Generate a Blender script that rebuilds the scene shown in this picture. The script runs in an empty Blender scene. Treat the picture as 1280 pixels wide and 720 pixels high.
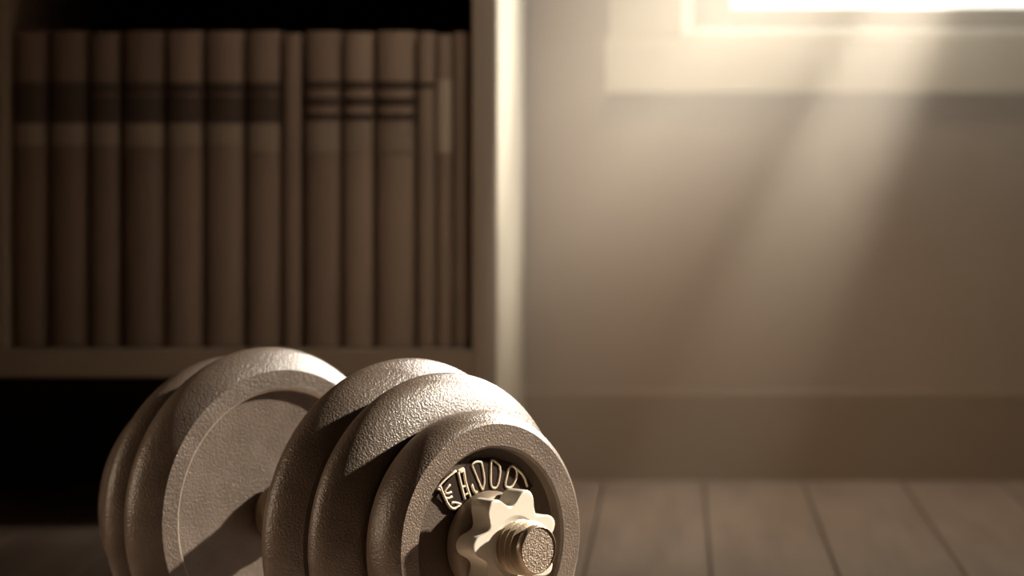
import bpy, bmesh, math, random
from mathutils import Vector, Matrix

scene = bpy.context.scene
COL = scene.collection
PI = math.pi
R = math.radians

# ------------------------------------------------------------------ camera
cam_d = bpy.data.cameras.new('camera')
cam = bpy.data.objects.new('camera', cam_d); COL.objects.link(cam)
cam.location = (0, 0, 0.3192)
cam.rotation_euler = (R(90), 0, 0)
cam_d.sensor_width = 36
cam_d.lens = 36 * 3503.0 / 1280
cam_d.shift_x = -(848.2 - 640) / 1280
cam_d.shift_y = -(360 - 191.7) / 1280
cam_d.clip_start = 0.05
cam_d.dof.use_dof = True
cam_d.dof.focus_distance = 1.545
cam_d.dof.aperture_fstop = 98.5 / 14.5
scene.camera = cam

# ------------------------------------------------------------------ colour management
scene.view_settings.view_transform = 'Standard'
scene.view_settings.look = 'None'
scene.view_settings.exposure = 0.0
scene.view_settings.gamma = 1.0
scene.view_settings.use_curve_mapping = False

# ------------------------------------------------------------------ world + lights
world = bpy.data.worlds.new('world'); scene.world = world
world.use_nodes = True
bg = world.node_tree.nodes['Background']
bg.inputs['Color'].default_value = (1.0, 0.66, 0.46, 1)
bg.inputs['Strength'].default_value = 0.006

WARM = (1.0, 0.875, 0.715)

def aim(o, target):
    d = Vector(target) - o.location
    o.rotation_euler = d.to_track_quat('-Z', 'Y').to_euler()

def spot(name, loc, target, power, angle, blend, radius, color=WARM):
    d = bpy.data.lights.new(name, 'SPOT')
    d.energy = power; d.spot_size = R(angle); d.spot_blend = blend
    d.shadow_soft_size = radius; d.color = color
    o = bpy.data.objects.new(name, d); COL.objects.link(o)
    o.location = loc; aim(o, target)
    return o

def area(name, loc, target, power, sx, sy, color=WARM):
    d = bpy.data.lights.new(name, 'AREA')
    d.shape = 'RECTANGLE'; d.size = sx; d.size_y = sy
    d.energy = power; d.color = color
    o = bpy.data.objects.new(name, d); COL.objects.link(o)
    o.location = loc; aim(o, target)
    return o

# low sun coming through the opening at the right end of the room
spot('key_sun', (3.95, 3.25, 2.45), (-0.20, 1.60, 0.17), 4300, 7.6, 0.5, 0.09)
# shafts of sun through the small window, plus an added side spot
spot('window_shaft_narrow', (0.692, 4.12, 1.36), (0.2197, 2.70, 0.452), 4000, 3.6, 1.0, 0.01)
spot('window_shaft_broad', (0.70, 4.10, 1.404), (0.085, 2.742, 0.52), 1900, 10.0, 1.0, 0.01)
spot('window_side_sun', (1.25, 3.55, 1.25), (-0.15, 2.43, 0.53), 350, 15.0, 0.8, 0.02)
spot('side_fill', (3.9, 2.36, 1.85), (-0.15, 2.50, 0.46), 1300, 9.0, 0.9, 0.05)  # added from the right to brighten the bookcase side
spot('window_back_sun', (0.80, 3.94, 1.34), (-0.13, 1.60, 0.18), 900, 8.5, 0.8, 0.05)
# added unseen spot standing in for bounce over the corner by the window
spot('bounce_fill', (0.12, 1.90, 1.35), (-0.06, 2.60, 0.16), 32, 50, 1.0, 0.10)
# added unseen fill spot, far left, standing in for soft room bounce
spot('room_fill', (-1.22, 1.36, 0.36), (-0.2, 1.62, 0.10), 15, 26, 0.8, 0.07, (1.0, 0.76, 0.54))

# ------------------------------------------------------------------ materials
def mat(name, color, rough=0.6, metal=0.0, spec=0.5, bump=None, vary=None, coat=0.0):
    """bump=(scale, strength, distance, detail[, stretch xyz]);  vary=(scale, color2, stretch xyz)"""
    m = bpy.data.materials.new(name); m.use_nodes = True
    nt = m.node_tree; b = nt.nodes['Principled BSDF']
    b.inputs['Base Color'].default_value = (*color, 1)
    b.inputs['Roughness'].default_value = rough
    b.inputs['Metallic'].default_value = metal
    b.inputs['Specular IOR Level'].default_value = spec
    b.inputs['Coat Weight'].default_value = coat
    tc = nt.nodes.new('ShaderNodeTexCoord')
    def coords(stretch):
        mp = nt.nodes.new('ShaderNodeMapping')
        mp.inputs['Scale'].default_value = stretch
        nt.links.new(tc.outputs['Object'], mp.inputs['Vector'])
        return mp.outputs['Vector']
    if vary:
        n = nt.nodes.new('ShaderNodeTexNoise'); n.inputs['Scale'].default_value = vary[0]
        n.inputs['Detail'].default_value = 5
        nt.links.new(coords(vary[2]), n.inputs['Vector'])
        rp = nt.nodes.new('ShaderNodeValToRGB')
        rp.color_ramp.elements[0].position = 0.35; rp.color_ramp.elements[0].color = (*color, 1)
        rp.color_ramp.elements[1].position = 0.68; rp.color_ramp.elements[1].color = (*vary[1], 1)
        nt.links.new(n.outputs['Fac'], rp.inputs['Fac'])
        nt.links.new(rp.outputs['Color'], b.inputs['Base Color'])
    if bump:
        n = nt.nodes.new('ShaderNodeTexNoise'); n.inputs['Scale'].default_value = bump[0]
        n.inputs['Detail'].default_value = bump[3]
        nt.links.new(coords(bump[4] if len(bump) > 4 else (1, 1, 1)), n.inputs['Vector'])
        bp = nt.nodes.new('ShaderNodeBump')
        bp.inputs['Strength'].default_value = bump[1]; bp.inputs['Distance'].default_value = bump[2]
        nt.links.new(n.outputs['Fac'], bp.inputs['Height'])
        nt.links.new(bp.outputs['Normal'], b.inputs['Normal'])
    return m

M = {}
M['iron'] = mat('hammertone_iron', (0.112, 0.080, 0.057), 0.38, 0.0, 0.75, bump=(820, 0.62, 0.0008, 2.0),
                vary=(60, (0.15, 0.11, 0.082), (1, 1, 1)))
M['recess'] = mat('shaded_recess_iron', (0.075, 0.052, 0.037), 0.5, 0.0, 0.4, bump=(760, 0.4, 0.0008, 2.0))  # shade of nut and lip put into a darker recess colour
M['lip_glint'] = mat('lit_lip_edge', (0.50, 0.42, 0.33), 0.4, 0.3)  # light caught by the lip, painted as a paler ring
M['neck'] = mat('tan_nut_neck', (0.21, 0.16, 0.115), 0.5, bump=(500, 0.3, 0.0006, 2.0))
M['iron_dark'] = mat('dark_painted_iron', (0.022, 0.010, 0.005), 0.75, 0.0, 0.15, bump=(500, 0.3, 0.0006, 2.0))
M['letters'] = mat('worn_raised_letters', (0.75, 0.64, 0.48), 0.45)
M['nut'] = mat('pale_nut_enamel', (0.68, 0.63, 0.54), 0.45, 0.0, 0.4, bump=(300, 0.08, 0.0005, 2.0))
M['steel'] = mat('threaded_steel', (0.42, 0.34, 0.25), 0.32, 0.6, bump=(700, 0.25, 0.0005, 2.0))
M['steel_end'] = mat('pitted_steel_end', (0.13, 0.09, 0.06), 0.5, 0.2, bump=(900, 0.9, 0.0010, 2.5),
                     vary=(700, (0.30, 0.23, 0.17), (1, 1, 1)))
M['handle'] = mat('handle_steel', (0.36, 0.27, 0.19), 0.35, 0.6, bump=(500, 0.4, 0.0006, 2.0))
M['wall'] = mat('wall_paint', (0.38, 0.285, 0.215), 0.8, 0.0, 0.2, bump=(60, 0.1, 0.002, 4.0))
M['baseboard'] = mat('baseboard_paint', (0.30, 0.215, 0.15), 0.6, 0.0, 0.3)
M['casing'] = mat('window_casing_paint', (0.60, 0.52, 0.39), 0.55, 0.0, 0.3)
M['sash'] = mat('window_sash_paint', (0.36, 0.30, 0.225), 0.5, 0.0, 0.3)
M['bead'] = mat('window_bead_glare', (0.93, 0.89, 0.78), 0.4, 0.0, 0.4)  # glare on the bead put into a whiter colour
M['case'] = mat('bookcase_wood', (0.33, 0.245, 0.17), 0.45, 0.0, 0.4,
                vary=(9, (0.36, 0.27, 0.19), (1, 1, 0.1)))
M['sunlit_side'] = mat('case_side_sunlit', (0.88, 0.82, 0.68), 0.4, 0.0, 0.4)  # sunlight on the bookcase side put into a cream colour
M['band_bright'] = mat('spine_strip_tan', (0.52, 0.41, 0.30), 0.6)
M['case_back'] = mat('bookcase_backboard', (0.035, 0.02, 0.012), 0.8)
M['planks'] = mat('floor_planks', (0.33, 0.25, 0.20), 0.55, 0.0, 0.3,
                  vary=(14, (0.42, 0.325, 0.26), (2.5, 0.25, 1)), bump=(40, 0.15, 0.001, 3.0, (3, 0.2, 1)))
M['groove'] = mat('floor_groove', (0.14, 0.10, 0.075), 0.9)
M['page'] = mat('book_pages', (0.45, 0.36, 0.26), 0.9)
M['band_dark'] = mat('spine_band_dark', (0.07, 0.043, 0.03), 0.6)
M['band_pale'] = mat('spine_band_pale', (0.29, 0.215, 0.155), 0.6)

# ------------------------------------------------------------------ helpers
def tag(o, label=None, cat=None, group=None, kind=None):
    if label: o['label'] = label
    if cat: o['category'] = cat
    if group: o['group'] = group
    if kind: o['kind'] = kind
    return o

def link(name, bm, m, parent=None, smooth=False, auto=None):
    me = bpy.data.meshes.new(name)
    bmesh.ops.recalc_face_normals(bm, faces=bm.faces)
    bm.to_mesh(me); bm.free()
    me.materials.append(m)
    if smooth:
        for p in me.polygons: p.use_smooth = True
        if auto:
            me.set_sharp_from_angle(angle=R(auto))
    o = bpy.data.objects.new(name, me); COL.objects.link(o)
    if parent: o.parent = parent
    return o

def empty(name, loc, rot=(0, 0, 0)):
    o = bpy.data.objects.new(name, None); COL.objects.link(o)
    o.location = loc; o.rotation_euler = rot; o.empty_display_size = 0.03
    return o

def box(bm, x0, x1, y0, y1, z0, z1, bevel=0.0):
    r = bmesh.ops.create_cube(bm, size=1.0)
    vs = r['verts']
    for v in vs:
        v.co.x = x0 + (v.co.x + .5) * (x1 - x0)
        v.co.y = y0 + (v.co.y + .5) * (y1 - y0)
        v.co.z = z0 + (v.co.z + .5) * (z1 - z0)
    if bevel:
        es = list({e for v in vs for e in v.link_edges})
        bmesh.ops.bevel(bm, geom=es, offset=bevel, segments=2, affect='EDGES', profile=0.5)
    return bm

def lathe(profile, n=160, closed=True):
    """profile: list of (t, r); revolve about local X."""
    bm = bmesh.new(); rings = []
    for t, r in profile:
        if r < 1e-6:
            rings.append([bm.verts.new((t, 0, 0))])
        else:
            rings.append([bm.verts.new((t, r * math.cos(2 * PI * i / n), r * math.sin(2 * PI * i / n))) for i in range(n)])
    k = len(rings)
    for j in range(k if closed else k - 1):
        a, b = rings[j], rings[(j + 1) % k]
        if len(a) == 1 and len(b) == 1: continue
        for i in range(n):
            i2 = (i + 1) % n
            if len(a) == 1: bm.faces.new((a[0], b[i], b[i2]))
            elif len(b) == 1: bm.faces.new((a[i], a[i2], b[0]))
            else: bm.faces.new((a[i], a[i2], b[i2], b[i]))
    return bm

def tube(bm, pts, r, closed=False, n=6):
    """pts in the plane x = const (local); flat-bottomed raised bead."""
    P = [Vector(p) for p in pts]; N = len(P); rings = []
    for i, p in enumerate(P):
        if closed: d = P[(i + 1) % N] - P[i - 1]
        else: d = P[min(i + 1, N - 1)] - P[max(i - 1, 0)]
        d.normalize(); s = d.cross(Vector((1, 0, 0))).normalized()
        rings.append([bm.verts.new(p + s * (r * math.cos(2 * PI * k / n)) + Vector((1, 0, 0)) * (r * 0.9 * math.sin(2 * PI * k / n))) for k in range(n)])
    for i in range(N if closed else N - 1):
        a, b = rings[i], rings[(i + 1) % N]
        for k in range(n):
            k2 = (k + 1) % n
            bm.faces.new((a[k], a[k2], b[k2], b[k]))
    if not closed:
        bm.faces.new(rings[0]); bm.faces.new(rings[-1])

# ------------------------------------------------------------------ room
YW = 2.742                       # room face of the back wall
# floor of boards running towards the wall
bm = bmesh.new()
box(bm, -3.2, 3.2, -0.6, YW + 0.06, -0.03, -0.004)
floor = link('floor', bm, M['groove']); tag(floor, kind='structure')
floor.data.materials.append(M['planks'])
bm = bmesh.new(); bm.from_mesh(floor.data)
nb = len(bm.faces)
PW = 0.0965
for k in range(-33, 33):
    x0 = 0.0245 + k * PW
    box(bm, x0 + 0.0009, x0 + PW - 0.0009, -0.6, YW + 0.03, -0.02, 0.0, bevel=0.0012)
bm.faces.ensure_lookup_table()
for f in bm.faces[nb:]: f.material_index = 1
bm.to_mesh(floor.data); bm.free()

# back wall with the window opening
OX0, OX1, OZ0, OZ1 = 0.040, 0.58, 0.448, 1.12
WX0, WX1, WZ1 = -3.2, 0.70, 2.4
bm = bmesh.new()
for (x0, x1, z0, z1) in ((WX0, OX0, 0, WZ1), (OX1, WX1, 0, WZ1), (OX0, OX1, 0, OZ0), (OX0, OX1, OZ1, WZ1)):
    box(bm, x0, x1, YW, YW + 0.045, z0, z1)
tag(link('wall_back', bm, M['wall']), kind='structure')

bm = bmesh.new()
box(bm, WX0, WX1, YW - 0.012, YW - 0.0005, 0.0, 0.080, bevel=0.0)
prof = [(YW - 0.0005, 0.0800), (YW - 0.012, 0.0800), (YW - 0.0115, 0.0855), (YW - 0.006, 0.0885), (YW - 0.0005, 0.089)]
va = [bm.verts.new((WX0, y, z)) for y, z in prof]; vb = [bm.verts.new((WX1, y, z)) for y, z in prof]
for i in range(len(prof) - 1): bm.faces.new((va[i], vb[i], vb[i + 1], va[i + 1]))
bm.faces.new(va); bm.faces.new(vb)
tag(link('baseboard_back', bm, M['baseboard']), kind='structure')

# window: casing, apron, bead, sash, glass
win = empty('window_1', (0.35, YW, 0.43)); tag(win, kind='structure')
def wpart(name, bm, m):
    o = link(name, bm, m, win)
    o.data.transform(Matrix.Translation(-win.location))
    return o
CX0, CX1 = -0.0675, 0.655
BX0, BZ0 = 0.0016, 0.4325
bm = bmesh.new()
box(bm, CX0, BX0, YW - 0.014, YW - 0.0004, BZ0, 1.24, bevel=0.002)
box(bm, CX1 - 0.07, CX1, YW - 0.014, YW - 0.0004, BZ0, 1.24, bevel=0.002)
box(bm, BX0, CX1 - 0.07, YW - 0.014, YW - 0.0004, 1.17, 1.24, bevel=0.002)
wpart('casing', bm, M['casing'])
bm = bmesh.new()
box(bm, -0.0713, CX1 + 0.004, YW - 0.026, YW - 0.0004, 0.3775, BZ0 - 0.0004, bevel=0.0025)
wpart('apron', bm, M['casing'])
bm = bmesh.new()
box(bm, BX0, BX0 + 0.0125, YW - 0.024, YW - 0.0004, BZ0, 1.17, bevel=0.003)
box(bm, BX0 + 0.0125, CX1 - 0.07, YW - 0.024, YW - 0.0004, BZ0, BZ0 + 0.0085, bevel=0.003)
wpart('bead', bm, M['bead'])
SX0, SZ0 = BX0 + 0.0125, BZ0 + 0.0085
bm = bmesh.new()
box(bm, SX0, 0.0525, YW - 0.008, YW + 0.03, SZ0, 1.17, bevel=0.002)
box(bm, 0.0525, 0.585, YW - 0.008, YW + 0.03, SZ0, 0.4615, bevel=0.002)
box(bm, 0.545, 0.585, YW - 0.008, YW + 0.03, 0.4615, 1.17, bevel=0.002)
box(bm, 0.0525, 0.545, YW - 0.008, YW + 0.03, 1.10, 1.17, bevel=0.002)
wpart('sash', bm, M['sash'])
gm = bpy.data.materials.new('window_glass'); gm.use_nodes = True
nt = gm.node_tree; nt.nodes.clear()
out = nt.nodes.new('ShaderNodeOutputMaterial'); mx = nt.nodes.new('ShaderNodeMixShader')
tr = nt.nodes.new('ShaderNodeBsdfTransparent'); gl = nt.nodes.new('ShaderNodeBsdfGlossy')
gl.inputs['Roughness'].default_value = 0.05; mx.inputs['Fac'].default_value = 0.05
nt.links.new(tr.outputs[0], mx.inputs[1]); nt.links.new(gl.outputs[0], mx.inputs[2]); nt.links.new(mx.outputs[0], out.inputs[0])
bm = bmesh.new(); box(bm, 0.050, 0.547, YW + 0.010, YW + 0.013, 0.459, 1.102)
wpart('glass', bm, gm)
# the bright overcast daylight outdoors, beyond the window
em = bpy.data.materials.new('daylight_sky'); em.use_nodes = True
nt = em.node_tree; nt.nodes.clear()
out = nt.nodes.new('ShaderNodeOutputMaterial'); e = nt.nodes.new('ShaderNodeEmission')
e.inputs['Color'].default_value = (1, 0.95, 0.80, 1); e.inputs['Strength'].default_value = 3.0
nt.links.new(e.outputs[0], out.inputs[0])
bm = bmesh.new(); box(bm, -0.9, 2.2, 4.50, 4.51, 0.0, 2.6)
sky = link('sky', bm, em); tag(sky, kind='structure')

# haze that the sun shafts show up in
hm = bpy.data.materials.new('sunlit_haze'); hm.use_nodes = True
nt = hm.node_tree; nt.nodes.clear()
out = nt.nodes.new('ShaderNodeOutputMaterial'); vs = nt.nodes.new('ShaderNodeVolumeScatter')
vs.inputs['Color'].default_value = (1, 0.93, 0.82, 1)
tcn = nt.nodes.new('ShaderNodeTexCoord'); sp = nt.nodes.new('ShaderNodeSeparateXYZ'); mr = nt.nodes.new('ShaderNodeMapRange')
mr.interpolation_type = 'SMOOTHSTEP'
mr.inputs['From Min'].default_value = 0.12; mr.inputs['From Max'].default_value = 0.58
mr.inputs['To Min'].default_value = 0.05; mr.inputs['To Max'].default_value = 0.8
nt.links.new(tcn.outputs['Object'], sp.inputs[0]); nt.links.new(sp.outputs['Z'], mr.inputs['Value']); nt.links.new(mr.outputs['Result'], vs.inputs['Density'])
vs.inputs['Anisotropy'].default_value = 0.25
nt.links.new(vs.outputs[0], out.inputs['Volume'])
bm = bmesh.new(); box(bm, -0.145, 0.95, 1.95, YW - 0.03, 0.012, 1.1)
haze = link('haze', bm, hm)
tag(haze, 'thin dusty air glowing in the sun shafts below the window', 'haze', kind='stuff')

# ------------------------------------------------------------------ bookcase
YF = 2.340
TH = 0.0214
case = empty('bookcase', (-0.55, (YF + YW) / 2, 0.0))
tag(case, 'brown wooden bookcase holding a row of tall volumes, left of the window', 'bookcase')
def cpart(name, bm, m):
    o = link(name, bm, m, case)
    o.data.transform(Matrix.Translation(-case.location))
    return o
RX1 = -0.1511; RX0 = RX1 - TH
DX1 = -0.5615; DX0 = DX1 - TH
LX1 = -0.9725; LX0 = LX1 - TH
ZB0, ZB1 = 0.132, 0.1553
YB = YW - 0.014
for (x0, x1) in ((RX0, RX1 - 0.001), (LX0 + 0.001, LX1)):
    bm = bmesh.new(); box(bm, x0, x1, YF, YB, 0.0, 0.96, bevel=0.001); cpart('side_panel', bm, M['case'])
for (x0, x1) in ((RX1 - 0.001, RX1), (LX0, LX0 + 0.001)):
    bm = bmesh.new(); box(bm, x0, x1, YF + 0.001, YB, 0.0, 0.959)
    sb = cpart('sunlit_side_face', bm, M['sunlit_side']); sb['label'] = 'outer bookcase side coloured pale as if sunlit'
bm = bmesh.new(); box(bm, DX0, DX1, YF + 0.001, YB - 0.012, ZB1, 0.93, bevel=0.001); cpart('divider', bm, M['case'])
bm = bmesh.new(); box(bm, LX1, RX0, YF + 0.0006, YB - 0.012, ZB0, ZB1, bevel=0.001); cpart('shelf', bm, M['case'])
for (x0, x1) in ((LX1, DX0), (DX1, RX0)):
    bm = bmesh.new(); box(bm, x0, x1, YF + 0.0006, YB - 0.012, 0.505, 0.527, bevel=0.001); cpart('shelf', bm, M['case'])
bm = bmesh.new(); box(bm, LX1, RX0, YF, YB - 0.012, 0.93, 0.96, bevel=0.001); cpart('top_board', bm, M['case'])
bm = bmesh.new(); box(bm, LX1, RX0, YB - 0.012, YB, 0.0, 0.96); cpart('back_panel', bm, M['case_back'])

# ------------------------------------------------------------------ books
def px2x(px, Y): return (px - 848.2) / 3503.0 * Y
def zpx(py, Y): return 0.3192 - (py - 191.7) / 3503.0 * Y
YBK = YF + 0.014
def leather(name, c):
    return mat(name, c, 0.55, 0.0, 0.35, vary=(30, tuple(v * 1.25 for v in c), (1, 1, 0.3)))
cloth = [leather('book_cloth_umber', (0.185, 0.125, 0.088)), leather('book_cloth_brown', (0.24, 0.165, 0.12)),
         leather('book_cloth_tan', (0.30, 0.215, 0.155)), leather('book_cloth_sand', (0.42, 0.32, 0.23))]

def make_book(x0, x1, height, depth, m, bands, label):
    w = x1 - x0
    o = empty('book', ((x0 + x1) / 2, YBK, ZB1 + 0.0005))
    tag(o, label, 'book', 'tall volumes standing on the bookcase shelf')
    # cover: two boards and a rounded spine, one continuous sheet
    bm = bmesh.new()
    th = 0.0022; hw = w / 2; n = 9; outer = []; inner = []
    dome = min(0.011, hw * 0.6)
    outer.append((-hw, depth)); inner.append((-hw + th, depth))
    outer.append((-hw, dome + 0.006)); inner.append((-hw + th, dome + 0.006))
    outer.append((-hw + 0.0016, dome + 0.003)); inner.append((-hw + th + 0.0012, dome + 0.003))
    for i in range(n):
        a = PI * i / (n - 1)
        outer.append((-hw * math.cos(a), dome * (1 - math.sin(a))))
        inner.append((-(hw - th) * math.cos(a), dome * (1 - math.sin(a)) + th))
    outer.append((hw - 0.0016, dome + 0.003)); inner.append((hw - th - 0.0012, dome + 0.003))
    outer.append((hw, dome + 0.006)); inner.append((hw - th, dome + 0.006))
    outer.append((hw, depth)); inner.append((hw - th, depth))
    loop = outer + inner[::-1]
    lo = [bm.verts.new((x, y, 0)) for x, y in loop]; hi = [bm.verts.new((x, y, height)) for x, y in loop]
    K = len(loop); no = len(outer)
    for i in range(K): bm.faces.new((lo[i], lo[(i + 1) % K], hi[(i + 1) % K], hi[i]))
    for i in range(no - 1):
        for q in (lo, hi): bm.faces.new((q[i], q[i + 1], q[K - 2 - i], q[K - 1 - i]))
    link('cover', bm, m, o, smooth=True, auto=35)
    bm = bmesh.new(); box(bm, -hw + th, hw - th, dome + th + 0.001, depth - 0.004, 0.003, height - 0.004, bevel=0.0)
    link('page_block', bm, M['page'], o)
    for (py0, py1, bmat, nm, proud) in bands:
        z1 = zpx(py0, YBK) - ZB1; z0 = zpx(py1, YBK) - ZB1
        bm = bmesh.new(); A, B, C_, D = [], [], [], []
        for i in range(n):
            a = PI * (0.08 + 0.84 * i / (n - 1))
            for lst, off in ((A, proud), (B, -0.0004)):
                x = -(hw) * math.cos(a); y = dome * (1 - math.sin(a)) - off
                lst.append((bm.verts.new((x, y, z0)), bm.verts.new((x, y, z1))))
        for i in range(n - 1):
            bm.faces.new((A[i][0], A[i + 1][0], A[i + 1][1], A[i][1]))
            bm.faces.new((B[i][0], B[i + 1][0], B[i + 1][1], B[i][1]))
            bm.faces.new((A[i][0], A[i + 1][0], B[i + 1][0], B[i][0]))
            bm.faces.new((A[i][1], A[i + 1][1], B[i + 1][1], B[i][1]))
        bm.faces.new((A[0][0], A[0][1], B[0][1], B[0][0])); bm.faces.new((A[-1][0], A[-1][1], B[-1][1], B[-1][0]))
        link(nm, bm, bmat, o, smooth=True, auto=35)
    return o

bd, bp = M['band_dark'], M['band_pale']
wide = [(104, 155, bd, 'title_band', 0.0006), (155, 182, bp, 'pale_band', 0.0006)]
lined = [(102, 112, bd, 'title_band', 0.0006), (122, 133, bd, 'title_band', 0.0006),
         (142, 151, bd, 'title_band', 0.0006), (153, 192, bp, 'pale_band', 0.0006)]
def wide_(extra): return [(104, 118, bd, 'title_band', 0.0006), (121, 155, bd, 'title_band', 0.0006), (155, 182 + extra, bp, 'pale_band', 0.0006)]
H = zpx(39.5, YBK) - ZB1
books = [
 (14, 56, 0, wide, 0, 'wide dark volume with black title band, at the left divider of the shelf'),
 (59, 107, 0, wide, 0, 'broad dark brown volume, second from the left divider'),
 (110, 147, 0, wide_(0), -.001, 'narrower dark volume, third from the left divider'),
 (151, 203, 0, wide_(2), 0, 'widest dark brown volume, fourth from the left divider'),
 (205, 251, 1, wide_(2), 0, 'brown volume with two black title bands, fifth from the left divider'),
 (254, 303, 1, wide_(0), 0, 'brown volume with pale band under title, sixth from the left divider'),
 (306, 350, 1, wide_(10), 0, 'brown volume left of the thin plain book'),
 (353, 375, 1, [], -.002, 'thin plain brown book without bands, mid shelf'),
 (379, 424, 1, lined, 0, 'volume with three thin dark lines, just right of the thin plain book'),
 (427, 465, 2, lined, -.001, 'narrow volume with three thin dark lines, between two wider lined volumes'),
 (468, 518, 2, lined, 0, 'broad volume with three thin dark lines, rightmost of the lined ones'),
 (521, 543, 2, [(104, 110, bd, 'title_band', 0.0006)], -.001, 'slim brown book with one thin dark line near the right end'),
 (545, 564, 2, [(100, 192, M['band_bright'], 'pale_band', 0.0006)], -.003, 'slim book with a tall pale strip, second from the right end'),
 (566, 587, 2, [], -.001, 'slim plain brown book against the right side panel'),
]
random.seed(3)
for (a, b, ci, bands, dh, lab) in books:
    make_book(px2x(a, YBK), px2x(b, YBK), H + dh, 0.19, cloth[ci], bands, lab)

# ------------------------------------------------------------------ dumbbell
S = 0.1                         # largest plate radius in metres
TH_D = R(44.5)
db = empty('dumbbell', (-0.1045, 1.5762, 0.1), (0, 0, -TH_D))
tag(db, 'heavy cast iron dumbbell with stacked round plates lying on the floorboards', 'dumbbell')
MID = -1.445

def arc_rim(t0, t1, rf, rmax, n=12, edge=36):
    """rounded rim from face edge (t0, rf) over rmax to (t1, rf), creased at the face edges"""
    tc, hw, h = (t0 + t1) / 2, (t1 - t0) / 2, rmax - rf
    sh = min(hw * 0.75, h * math.tan(R(edge)))
    p0, p1, p2 = (hw, 0.0), (hw - sh, h), (0.0, h)
    half = []
    for i in range(n + 1):
        u = i / n
        half.append(((1 - u) ** 2 * p0[0] + 2 * u * (1 - u) * p1[0] + u * u * p2[0],
                     (1 - u) ** 2 * p0[1] + 2 * u * (1 - u) * p1[1] + u * u * p2[1]))
    return [(tc - x, rf + y) for x, y in half] + [(tc + x, rf + y) for x, y in half[-2::-1]]

def plate(tc, half, rmax, rface, rlip, depth, edge=36, hub=0.24, hubh=0.0, bore=0.12):
    t0, t1 = tc - half, tc + half
    prof = []
    def face(t, s):           # from bore outward
        d = depth
        return [(t - s * (d - hubh), bore), (t - s * (d - hubh), hub - 0.012), (t - s * (d - hubh * .5), hub - 0.003), (t - s * d, hub),
                (t - s * d, rlip - 0.028), (t - s * (d - 0.003), rlip - 0.010), (t - s * (d - 0.010), rlip - 0.007), (t - s * 0.0145, rlip - 0.004), (t - s * 0.0135, rlip - 0.003), (t - s * 0.0125, rlip - 0.002), (t - s * 0.0015, rlip + 0.009), (t, rlip + 0.0105), (t, rlip + 0.014),
                (t, rface - 0.006)]
    back = face(t0, -1); front = face(t1, 1)
    prof = back + arc_rim(t0, t1, rface, rmax, edge=edge) + front[::-1]
    bm = lathe([(t * S, r * S) for t, r in prof], n=192)
    o = link('weight_plate', bm, M['iron'], db, smooth=True, auto=24)
    o.data.materials.append(M['recess']); o.data.materials.append(M['lip_glint'])
    for p in o.data.polygons:
        c = p.center; t = c.x / S; r = math.hypot(c.y, c.z) / S
        if depth > 0.06 and r < rlip - 0.011 and abs(abs(t - tc) - (half - depth)) < 0.004: p.material_index = 1
        if depth < 0.06 and edge > 30 and rlip - 0.002 < r < rlip + 0.0095 and 0.001 < half - abs(t - tc) < 0.0125: p.material_index = 2
    return o

def mirror_t(t): return 2 * MID - t
plates = {}
plates['A'] = plate(-0.775, 0.168, 1.0, 0.867, 0.745, 0.055)
plates['B'] = plate(-0.452, 0.156, 0.934, 0.70, 0.60, 0.045, edge=14)
plates['C'] = plate(-0.145, 0.145, 0.738, 0.669, 0.538, 0.075)
plates['A2'] = plate(mirror_t(-0.775), 0.168, 1.0, 0.867, 0.745, 0.055)
plates['B2'] = plate(mirror_t(-0.452), 0.156, 0.934, 0.70, 0.60, 0.045, edge=14)
plates['C2'] = plate(mirror_t(-0.145), 0.145, 0.738, 0.669, 0.538, 0.075)

# dark sector with raised lettering on the small front plate
TF = -0.075
C = plates['C']
bm = bmesh.new()
n = 48; a0, a1 = R(38), R(142); r0, r1 = 0.235, 0.462
q = []
for i in range(n + 1):
    a = a0 + (a1 - a0) * i / n
    y = math.cos(a); z = math.sin(a)
    q.append([bm.verts.new((t * S, r * y * S, r * z * S)) for (t, r) in ((TF - .004, r0), (TF + 0.013, r0), (TF + 0.013, r1), (TF - .004, r1))])
for i in range(n):
    for k in range(4):
        bm.faces.new((q[i][k], q[i + 1][k], q[i + 1][(k + 1) % 4], q[i][(k + 1) % 4]))
bm.faces.new(q[0]); bm.faces.new(q[-1])
band = link('lettering_panel', bm, M['iron_dark'], C, smooth=True, auto=30)
band['label'] = 'dark curved panel behind the raised letters'

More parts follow.
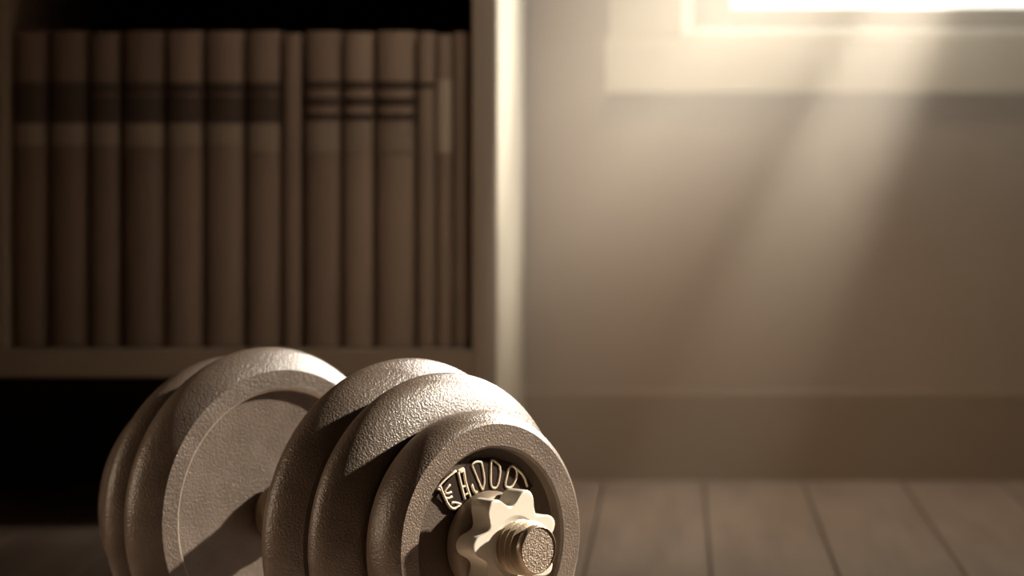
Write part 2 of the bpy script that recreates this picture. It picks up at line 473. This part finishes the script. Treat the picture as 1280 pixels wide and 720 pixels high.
# letter strokes, (p, z) in units of S in the plate's plane
STROKES = [
    (True, 0.0063, [(-0.1032, 0.4429), (-0.1032, 0.4429), (-0.0873, 0.4548), (-0.0624, 0.4596), (-0.0315, 0.4534), (-0.0315, 0.4534), (-0.02, 0.4119), (-0.0065, 0.3469), (-0.0175, 0.3065), (-0.0245, 0.2951), (-0.0245, 0.2951), (-0.0335, 0.3116), (-0.0649, 0.3705)]),
    (True, 0.007, [(0.0402, 0.4541), (0.0377, 0.3884), (0.0377, 0.3169), (0.0579, 0.2963), (0.0831, 0.3017), (0.1008, 0.3342), (0.1134, 0.4087), (0.0881, 0.441), (0.0528, 0.4588)]),
    (True, 0.007, [(0.2101, 0.4162), (0.1794, 0.4072), (0.1642, 0.3706), (0.1449, 0.3116), (0.1642, 0.2911), (0.1998, 0.2937), (0.2228, 0.324), (0.2382, 0.3532), (0.2356, 0.3914)]),
    (False, 0.007, [(0.2101, 0.4124), (0.2407, 0.3909), (0.2921, 0.3487), (0.3178, 0.2856)]),
    (False, 0.0091, [(-0.1047, 0.3327), (-0.0873, 0.2937), (-0.0749, 0.2814), (-0.0649, 0.2918)]),
    (False, 0.0084, [(-0.2071, 0.4159), (-0.1841, 0.3388), (-0.156, 0.2544)]),
    (False, 0.0084, [(-0.1663, 0.4261), (-0.1497, 0.3456), (-0.1151, 0.2634)]),
    (False, 0.0105, [(-0.2071, 0.4159), (-0.1841, 0.4218), (-0.1663, 0.4261)]),
    (False, 0.0105, [(-0.1943, 0.4091), (-0.1816, 0.4138), (-0.1688, 0.4147)]),
    (False, 0.007, [(-0.1816, 0.3242), (-0.156, 0.3288), (-0.1407, 0.3332)]),
    (False, 0.007, [(-0.1535, 0.2783), (-0.1279, 0.2896), (-0.1151, 0.2634)]),
    (False, 0.007, [(-0.3612, 0.3327), (-0.321, 0.3168), (-0.2894, 0.247), (-0.2578, 0.2105)]),
    (False, 0.0084, [(-0.3361, 0.3421), (-0.3184, 0.3023), (-0.2768, 0.2314), (-0.2388, 0.204), (-0.1943, 0.2221)]),
    (False, 0.007, [(-0.2642, 0.3456), (-0.3058, 0.3155), (-0.2894, 0.2949), (-0.2553, 0.3045)]),
    (False, 0.007, [(-0.3084, 0.2803), (-0.2806, 0.2683), (-0.2502, 0.279)]),
    (False, 0.007, [(-0.2553, 0.243), (-0.2261, 0.2442), (-0.1841, 0.2289)]),
    (False, 0.007, [(-0.3587, 0.3325), (-0.3021, 0.3776), (-0.2198, 0.4208)]),
]
bm = bmesh.new()
for closed, rad, pts in STROKES:
    # p axis is the horizontal in-plane axis (local +y), z up
    # smooth closed outlines with a corner-cutting pass
    P = list(pts)
    for _ in range(1):
        Q = []
        m_ = len(P)
        rng = range(m_) if closed else range(m_ - 1)
        if not closed: Q.append(P[0])
        for i in rng:
            u, v = P[i], P[(i + 1) % m_]
            Q.append((u[0] * .75 + v[0] * .25, u[1] * .75 + v[1] * .25))
            Q.append((u[0] * .25 + v[0] * .75, u[1] * .25 + v[1] * .75))
        if not closed: Q.append(P[-1])
        P = Q
    tube(bm, [((TF + 0.014) * S, p * S, z * S) for p, z in P], rad * S, closed)
lt = link('raised_letters', bm, M['letters'], C, smooth=True)
lt['label'] = 'pale raised outline letters'

# bar: knurled grip, sleeves, threaded ends
E0 = 0.385
def end_profile():
    pr = []
    t = 0.02
    while t < 0.325:
        pr += [(t, 0.120), (t + 0.014, 0.152), (t + 0.022, 0.154), (t + 0.036, 0.120), (t + 0.042, 0.119)]
        t += 0.046
    pr += [(t, 0.128), (t + 0.004, 0.136), (E0 - 0.012, 0.136), (E0 - 0.002, 0.129)]
    return pr
endp = end_profile()
grip = [(-0.93, 0.119), (-0.93, 0.180), (-0.985, 0.180), (-1.0, 0.176), (-1.02, 0.165)]
gl_, gr_ = mirror_t(-1.02), -1.02
nn = 60
for i in range(nn + 1):
    t = gr_ + (gl_ - gr_) * i / nn
    grip.append((t, 0.150 + 0.018 * math.sin(PI * i / nn) + (0.002 if i % 2 else -0.002)))
grip += [(mirror_t(x), r) for x, r in ((-1.02, 0.165), (-1.0, 0.176), (-0.985, 0.180), (-0.93, 0.180), (-0.93, 0.119))]
bar_prof = [(E0 - 0.002, 0.0)][:0]
full = [(E0 - 0.006, 0.0), (E0 - 0.006, 0.122), (E0 + 0.0, 0.126)] + [(t, r) for t, r in endp[::-1]] + [(0.0, 0.119)] + grip + [(mirror_t(0.0), 0.119)] \
    + [(mirror_t(t), r) for t, r in endp] + [(mirror_t(E0), 0.126), (mirror_t(E0 - 0.006), 0.122), (mirror_t(E0 - 0.006), 0.0)]
bm = lathe([(t * S, r * S) for t, r in full], n=96, closed=False)
bar = link('bar', bm, M['steel'], db, smooth=True, auto=40)
bar.data.materials.append(M['steel_end']); bar.data.materials.append(M['handle'])
for p in bar.data.polygons:
    c = p.center
    if -2.05 * S < c.x < -0.9 * S: p.material_index = 2
    elif (c.x > (E0 - 0.008) * S or c.x < mirror_t(E0 - 0.008) * S) and math.hypot(c.y, c.z) < 0.125 * S: p.material_index = 1

# star nuts
def star_nut(sign):
    bm = bmesh.new()
    NL = 7; K = 168
    def rad(phi, off):
        c = math.cos(NL * (phi - R(124 if sign > 0 else 100)))
        c = math.copysign(abs(c) ** 0.85, c)
        return 0.275 + 0.045 * c - off
    layers = [(0.045, 0.03), (0.045, 0.008), (0.050, 0.002), (0.056, 0.0), (0.182, 0.0), (0.189, 0.002), (0.193, 0.008), (0.193, 0.02)]
    rings = []
    for t, off in layers:
        tt = t if sign > 0 else mirror_t(t)
        rings.append([bm.verts.new((tt * S, rad(2 * PI * i / K, off) * math.cos(2 * PI * i / K) * S, rad(2 * PI * i / K, off) * math.sin(2 * PI * i / K) * S)) for i in range(K)])
    for t, r in ((0.193, 0.176), (0.193, 0.172), (0.185, 0.160), (0.185, 0.1275), (0.045, 0.1275)):
        tt = t if sign > 0 else mirror_t(t)
        rings.append([bm.verts.new((tt * S, r * math.cos(2 * PI * i / K) * S, r * math.sin(2 * PI * i / K) * S)) for i in range(K)])
    for j in range(len(rings)):
        a, b = rings[j], rings[(j + 1) % len(rings)]
        for i in range(K):
            bm.faces.new((a[i], a[(i + 1) % K], b[(i + 1) % K], b[i]))
    o = link('star_nut', bm, M['nut'], db, smooth=True, auto=40)
    o['label'] = 'pale star-shaped lock nut'
    # neck of the nut reaching the plate
    pr = [(-0.064, 0.1275), (-0.064, 0.284), (-0.05, 0.290), (-0.02, 0.291), (0.005, 0.287), (0.024, 0.275), (0.036, 0.262), (0.044, 0.235), (0.044, 0.1275)]
    if sign < 0: pr = [(mirror_t(t), r) for t, r in pr]
    nb_ = lathe([(t * S, r * S) for t, r in pr], n=96)
    nk = link('nut_neck', nb_, M['neck'], o, smooth=True, auto=40)
    nk['label'] = 'tan rounded neck of the nut'
star_nut(1); star_nut(-1)
